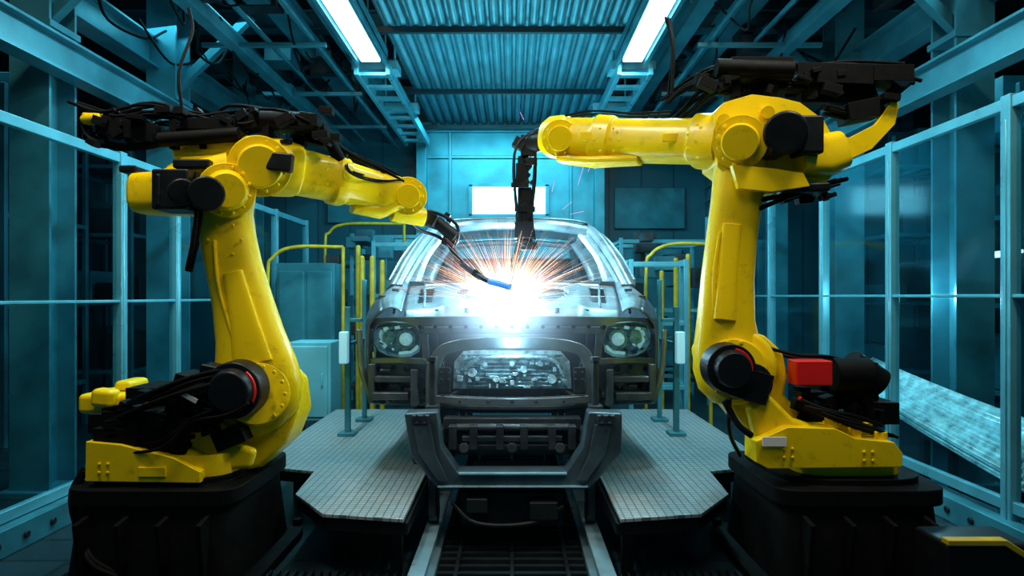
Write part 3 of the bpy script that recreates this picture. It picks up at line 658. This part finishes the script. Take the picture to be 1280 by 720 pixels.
hoses(p,[q(690,160,.6),q(668,165,T-.08),q(646,185,T-.05),q(643,225,T-.05),q(648,270,T-.03)],3,.010,.006,.009)
hoses(p,[q(668,190,T-.1),q(667,225,T-.06),q(664,270,T-.05),q(668,300,T-.03)],3,.010,.005,.009)
p.obj('spot_welding_gun',e,[BLKM],bevel=.003)
p=Part()
p.box(q(945,92,.0),(.34,.2,.12)); p.box(q(1035,98,.0),(.42,.18,.11),(0,.03,0)); p.box(q(1105,98,.0),(.22,.2,.09)); p.cyl(q(895,85,-.08),q(990,88,-.08),.05,n=18); p.box(q(1040,125,.05),(.4,.12,.06))
p.box(q(1075,140,.0),(.2,.15,.1),(0,-.2,0)); p.box(q(975,112,.05),(.4,.15,.06))
for u in (915,960,1010): p.box(q(u,112,0),(.05,.14,.12))
hoses(p,[q(1138,98),q(1090,92),q(1030,112),q(980,108),q(930,115),q(885,112),q(862,130,.1),q(840,150,.2)],6,.03,.008,.015)
hoses(p,[q(1120,88),q(1060,78),q(1000,82),q(940,80),q(890,90),q(850,105,.1),q(825,125,.15)],5,.03,.007,.013)
hoses(p,[q(840,122,.1),q(842,60,.1),q(836,20,.2)],3,.02,.007,.011)
hoses(p,[q(1135,100,.1),q(1100,130,0),q(1060,145,0),q(1030,140,-.1)],5,.03,.008,.014)
hoses(p,[q(840,140,.2),q(790,143,.35),q(740,140,.5),q(690,150,.65)],2,.01,.006,.009)
hoses(p,[q(1050,225,0),q(1010,240,-.1),q(960,250,-.15),q(935,262,-.1)],5,.03,.008,.014)
for k in range(46): p.box(q(865+random.random()*265,85+random.random()*42,random.uniform(-.1,.12)),(random.uniform(.03,.12),.06,random.uniform(.02,.06)),(0,random.uniform(-.5,.5),0))
for k in range(14): p.box(q(930+random.random()*110,240+random.random()*12,random.uniform(-.12,.0)),(random.uniform(.03,.08),.06,random.uniform(.02,.04)),(0,random.uniform(-.5,.5),0))
p.obj('dress_pack',e,BLK,bevel=.004)
p=Part()
p.box(q(1045,478,.1),(.32,.3,.26)); p.cyl(q(1040,468,-.15),q(1085,468,-.15),.09,n=24); p.box(q(1088,512,.0),(.18,.25,.12)); p.cyl(q(1060,455,.0),q(1098,480,.0),.09,n=24); p.box(q(1020,502,-.05),(.2,.1,.12))
p.box(q(1030,527,-.1),(.35,.2,.06))
hoses(p,[q(1000,505,-.25),q(1030,515,-.3),q(1070,530,-.3),q(1105,540,-.2)],6,.03,.009,.015)
hoses(p,[q(955,440,-.1),q(1000,445,-.15),q(1050,452,-.1),q(1085,480,0),q(1100,530,0)],4,.03,.009,.015)
for k in range(24): p.box(q(995+random.random()*100,485+random.random()*45,-.15),(random.uniform(.03,.08),.08,random.uniform(.02,.06)),(0,random.uniform(-.5,.5),0))
p.obj('base_cabling',e,BLK,bevel=.008)
p=Part(); p.box(q(1012,465,-.2),(.19,.12,.13)); p.obj('red_junction_box',e,RED,bevel=.008)
p=Part()
for u,v in ((1000,498),(1018,512)): p.sphere(q(u,v,-.27),.010)
p.obj('indicator_fittings',e,RED)

# ------------------------------------------------------------------ weld sparks, arc and painted bloom
arc=V((-.04,4.18,1.44))
Part().sphere(arc,.03,seg=20).obj('welding_arc',None,mat('arc_plasma',(1,1,1),.5,0,0,3,emis=(.75,.9,1.0),es=60))
SP1=mat('spark_orange',(1,.5,.2),.5,0,.1,3,emis=(1.0,.38,.16),es=1.3)
SP2=mat('spark_white',(1,.9,.8),.5,0,.1,3,emis=(1.0,.70,.55),es=1.7)
SP3=mat('spark_violet',(1,.3,.9),.5,0,.1,3,emis=(.8,.25,.9),es=1.0)
p=Part()
for i in range(620):
    az=random.uniform(0,2*math.pi); el=math.radians(random.triangular(4,88,32))
    dr=V((math.cos(az)*math.cos(el),abs(math.sin(az))*.7*math.cos(el)+.03,math.sin(el)))
    L=random.uniform(.25,.90)*(1-.3*math.sin(el)); s0=random.uniform(.1,.6)*L; g=random.uniform(.0,.2)
    pts=[]
    for k in range(5):
        t=s0+(L-s0)*k/4; pts.append(arc+dr*t+V((0,0,-g*t*t)))
    if any(a.z<1.41+.25*max(0,a.y-4.26) for a in pts): continue
    m=random.choices((0,1,2),(6,3,1))[0]
    p.tube(pts,lambda t,r=random.uniform(.0006,.0014):r*(1-.7*t),n=4,sm=False,mi=m)
for (u,v,du,dv) in ((722,232,8,-26),(703,262,12,-10),(655,150,-5,-10),(690,240,3,-14),(735,215,6,-16),(712,268,18,-4),(650,262,-4,-18)):
    p.tube([at(u,v,4.7),at(u+du,v+dv,4.7)],.0013,n=4,sm=False,mi=2)
p.obj('welding_sparks',None,[SP1,SP2,SP3])
fm=bpy.data.materials.new('weld_bloom_emission'); fm.use_nodes=True; nt=fm.node_tree; nt.nodes.clear()  # emissive volume that paints the bloom around the arc
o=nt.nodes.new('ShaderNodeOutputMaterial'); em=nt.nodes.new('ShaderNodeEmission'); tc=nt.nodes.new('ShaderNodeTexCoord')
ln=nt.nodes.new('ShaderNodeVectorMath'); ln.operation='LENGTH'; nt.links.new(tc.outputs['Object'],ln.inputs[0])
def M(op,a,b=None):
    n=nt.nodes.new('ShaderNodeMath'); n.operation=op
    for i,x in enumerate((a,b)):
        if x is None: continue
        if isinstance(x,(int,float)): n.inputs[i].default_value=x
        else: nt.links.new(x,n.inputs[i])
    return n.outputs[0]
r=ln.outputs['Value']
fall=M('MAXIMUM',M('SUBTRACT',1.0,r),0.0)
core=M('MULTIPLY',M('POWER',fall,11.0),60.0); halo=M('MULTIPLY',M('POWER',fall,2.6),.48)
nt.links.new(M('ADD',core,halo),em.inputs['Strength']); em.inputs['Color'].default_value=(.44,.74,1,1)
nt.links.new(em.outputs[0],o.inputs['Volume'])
bm=bmesh.new(); bmesh.ops.create_icosphere(bm,subdivisions=3,radius=1); me=bpy.data.meshes.new('weld_bloom_volume'); bm.to_mesh(me); bm.free(); me.materials.append(fm)
ob=bpy.data.objects.new('weld_bloom_volume',me); bpy.context.collection.objects.link(ob); ob.location=arc+V((0,-.05,-.055)); ob.scale=(1.25,.55,.88)

# ------------------------------------------------------------------ background equipment
e=group('control_cabinet',(-2.06,6.6,.6))
p=Part(); p.box((-2.06,6.7,.63),(.44,.4,.8)); p.box((-2.06,6.49,.63),(.38,.02,.72)); p.box((-1.92,6.47,.65),(.02,.03,.14)); p.obj('body',e,CAB,bevel=.01)
p=Part(); 
for a in (-.18,.18):
    for b2 in (-.15,.15): p.box((-2.06+a,6.7+b2,.12),(.04,.04,.24))
p.obj('feet',e,DARK)
e=group('control_cabinet',(-2.5,8.0,.9))
p=Part(); p.box((-2.5,8.0,.95),(.7,.5,1.9)); p.box((-2.33,7.74,1.0),(.3,.02,1.6)); p.box((-2.67,7.74,1.0),(.3,.02,1.6)); p.obj('body',e,TEALB,bevel=.01)
for sx in (-1,1):
    e=group('body_side_fixture',(sx*1.3,5.3,.9))
    p=Part(); p.box((sx*1.36,5.3,.88),(.045,.045,1.06)); p.box((sx*1.36,5.3,.365),(.14,.14,.03)); p.box((sx*1.36,5.9,1.0),(.04,.04,1.3)); p.box((sx*1.36,5.6,1.1),(.03,.6,.03)); p.box((sx*1.30,5.3,1.3),(.12,.04,.03)); p.box((sx*1.36,5.9,.365),(.14,.14,.03))
    p.obj('frame',e,TEALB,bevel=.005)
    Part().box((sx*1.37,5.22,1.08),(.07,.07,.26)).obj('lit_sensor_box',e,CYB,bevel=.01)
for (x,y,zt) in ((-1.78,7.6,1.95),(-1.66,7.6,1.95),(-1.54,7.6,1.9),(-1.9,7.9,2.1),(2.05,8.0,1.95),(2.2,8.0,2.0),(1.92,8.2,1.8)):
    p=Part(); p.cyl((x,y,0),(x,y,zt),.03,n=14); p.cyl((x,y,0),(x,y,.03),.09,n=16); p.sphere((x,y,zt),.03)
    p.obj('yellow_guard_post',None,YEL2)
for (x0,x1,y,z) in ((-2.75,-1.9,7.2,2.05),(-2.6,-1.5,8.9,2.5),(1.55,2.3,7.4,2.1)):
    p=Part(); p.tube([(x0,y,0),(x0,y,z-.4),(x0+.06,y,z-.12),(x0+.3,y,z),(x1,y,z)],.02,n=12,sub=6); p.cyl((x1,y,z),(x1,y,0),.02,n=10); p.obj('yellow_pipe_frame',None,YEL2)
def rack(name,x0,x1,y0,y1,z,m,shelves):
    p=Part()
    for x in (x0,x1):
        for y in (y0,y1): p.box((x,y,z/2),(.05,.05,z))
    for s in shelves:
        for y in (y0,y1): p.box(((x0+x1)/2,y,s),(x1-x0,.04,.05))
        for x in (x0,x1): p.box((x,(y0+y1)/2,s),(.04,y1-y0,.05))
    return p
for a in ((-2.3,-1.35,9.2,9.9,2.4,(.3,1.2,2.35)),(1.5,2.7,8.8,9.6,2.3,(.4,1.3,2.25)),(1.3,1.9,7.0,7.2,1.9,(.5,1.2,1.85)),(-1.75,-1.2,8.1,8.8,2.2,(.4,1.5,2.15))):
    rack('',a[0],a[1],a[2],a[3],a[4],None,a[5]).obj('pipe_frame_station',None,ALU,bevel=.004)
p=Part()
for i in range(110):
    sx=random.choice((-1,1)); x=sx*random.uniform(1.25,2.8); y=random.uniform(8.3,9.9); z=random.uniform(.1,2.3)
    p.box((x,y,z),(random.uniform(.05,.3),random.uniform(.1,.3),random.uniform(.03,.3)),mi=random.choice((0,0,1,2)))
p.obj('process_equipment',None,[STEELD,TEAL,TEALB],bevel=.008)
p=Part()
for (x,z,w,h) in ((-2.6,3.0,1.1,.5),(2.35,3.0,1.2,.7),(-2.4,1.2,1.4,1.8),(2.3,1.3,1.2,2.0)):
    p.box((x,10.95,z),(w,.06,h)); 
p.obj('wall_panels',None,TEALB,bevel=.01)
for sx in (-1,1):
    for k,y in enumerate((4.2,6.3,8.4)):
        p=rack('',sx*5.0 if sx>0 else -6.1,6.1 if sx>0 else -5.0,y,y+1.2,3.6,None,(.5,1.4,2.3,3.2))
        for s in (.5,1.4,2.3,3.2):
            x=5.05
            while x<6.0:
                w=random.uniform(.15,.4); h=random.uniform(.15,.55); p.box((sx*(x+w/2),y+.6,s+.03+h/2),(w,random.uniform(.5,1),h),mi=random.choice((0,1,2))); x+=w+.05
        p.obj('storage_rack',None,[TEAL,TEALD,DARK],bevel=.006)
LS=mat('strip_lamp',(.8,.9,.9),.5,0,0,3,emis=(.7,.95,1),es=1.2)
for (x,y,z,L) in ((4.3,5.3,3.75,.5),(4.6,6.3,3.85,.7),(-4.4,6.5,3.0,.4),(-4.6,5.2,3.7,.4),(-4.2,8.0,3.2,.6),(4.3,5.6,1.85,.3)):
    Part().box((x,y,z),(.04,L,.02)).box((x,y,z+.03),(.07,L+.06,.03)).obj('strip_lamp',None,LS,bevel=.004)
# added ribbed sheets standing in for the platform's reflection in the right fence glass
p=Part()
def sh(k): 
    def f(u,v):
        y=3.9+2.05*v
        xi=3.12+.2*max(0,v-.6); xo=3.42
        return (xi+(xo-xi)*u, y+.03*k, .30+.30*v*(1+.25*v)+(.28-.12*v)*u+.008*math.sin(u*70+k*2)+.02*k)
    return f
for k in range(5): p.grid(sh(k),60,8)
REFL_SHEET=mat('reflection_sheet',(.6,.88,.96),.3,.2,.6,14)
p.obj('platform_reflection_sheets',None,REFL_SHEET,solid=.003)
p=Part()
for x in (3.16,3.38):
    for y,z in ((4.0,.28),(4.9,.40),(5.7,.54)): p.box((x,y,z/2),(.05,.05,z))
p.obj('added_sheet_stand',None,DARK)  # added legs under the stand-in reflection sheets
e=group('cable_guard_box',(2.1,2.95,.2))
p=Part(); p.box((2.10,2.93,.21),(.38,.24,.40)); p.obj('cover',e,BLKM,bevel=.02)
p=Part(); p.prism([(1.91,2.80,.43),(2.17,2.80,.43),(2.29,2.80,.35),(2.31,2.80,.02),(2.285,2.80,.02),(2.27,2.80,.335),(2.16,2.80,.405),(1.91,2.80,.405)],(0,.05,0)); p.obj('yellow_edge',e,YEL2,bevel=.004)

# ------------------------------------------------------------------ lights
def area(name,loc,tgt,size,power,col,sy=None):
    l=bpy.data.lights.new(name,'AREA'); l.energy=power; l.color=col; l.size=size
    if sy: l.shape='RECTANGLE'; l.size_y=sy
    o=bpy.data.objects.new(name,l); bpy.context.collection.objects.link(o); o.location=loc
    o.rotation_euler=(V(tgt)-V(loc)).to_track_quat('-Z','Y').to_euler(); return o
def point(name,loc,power,col,r=.05):
    l=bpy.data.lights.new(name,'POINT'); l.energy=power; l.color=col; l.shadow_soft_size=r
    o=bpy.data.objects.new(name,l); bpy.context.collection.objects.link(o); o.location=loc; return o
CY=(.18,.82,1.0)
area('ceiling_tube_light_a',(-1.49,5.35,3.95),(-1.49,5.35,0),.2,100,(.34,.85,1),2.7)
area('ceiling_tube_light_b',(1.27,5.35,3.95),(1.27,5.35,0),.2,100,(.34,.85,1),2.7)
area('bay_light_front',(0,1.2,4.4),(0,4.2,1.5),1.6,30,(1,.93,.8))
area('bay_light_left',(-2.0,2.6,4.7),(-1.9,3.6,1.4),.6,78,(1,.93,.78))
area('bay_light_right',(2.0,2.6,4.7),(1.8,3.6,1.4),.6,78,(1,.93,.78))
area('ceiling_uplight',(0,7.2,2.9),(0,7.6,4.3),1.8,40,CY)
area('back_bay_light',(0,8.9,4.0),(0,9.8,1.5),2.5,110,CY,1.0)
area('left_aisle_light',(-4.2,6.5,4.2),(-3.8,6.5,1),.6,34,CY,4)
area('right_aisle_light',(4.3,5.9,4.2),(4.2,5.6,.6),.6,60,CY,4)
point('sheet_fill_light',(3.3,5.2,1.5),16,(.6,.9,1.0),.05)  # added light without a fixture, brightens the reflection sheets
point('weld_arc_light',(-.04,4.34,1.62),110,(.55,.85,1.0),.04)
point('radiator_fill_light',(0,3.95,1.22),7,(.5,.85,1.0),.05)  # added fill, low in front of the car, brightens the radiator pack
point('car_interior_fill_light',(0,5.7,1.8),95,(.4,.82,1.0),.1)  # added fill inside the shell to brighten pillars and cabin
w=bpy.data.worlds.new('World'); bpy.context.scene.world=w; w.use_nodes=True
w.node_tree.nodes['Background'].inputs[0].default_value=(.01,.11,.15,1); w.node_tree.nodes['Background'].inputs[1].default_value=.4

cd=bpy.data.cameras.new('camera'); cd.sensor_width=36; cd.lens=22.5; cd.shift_y=10/1280; cd.clip_start=.05
co=bpy.data.objects.new('camera',cd); bpy.context.collection.objects.link(co); co.location=(0,0,EYE); co.rotation_euler=(math.pi/2,0,0)
bpy.context.scene.camera=co
bpy.context.scene.view_settings.view_transform='Standard'
bpy.context.scene.view_settings.look='None'
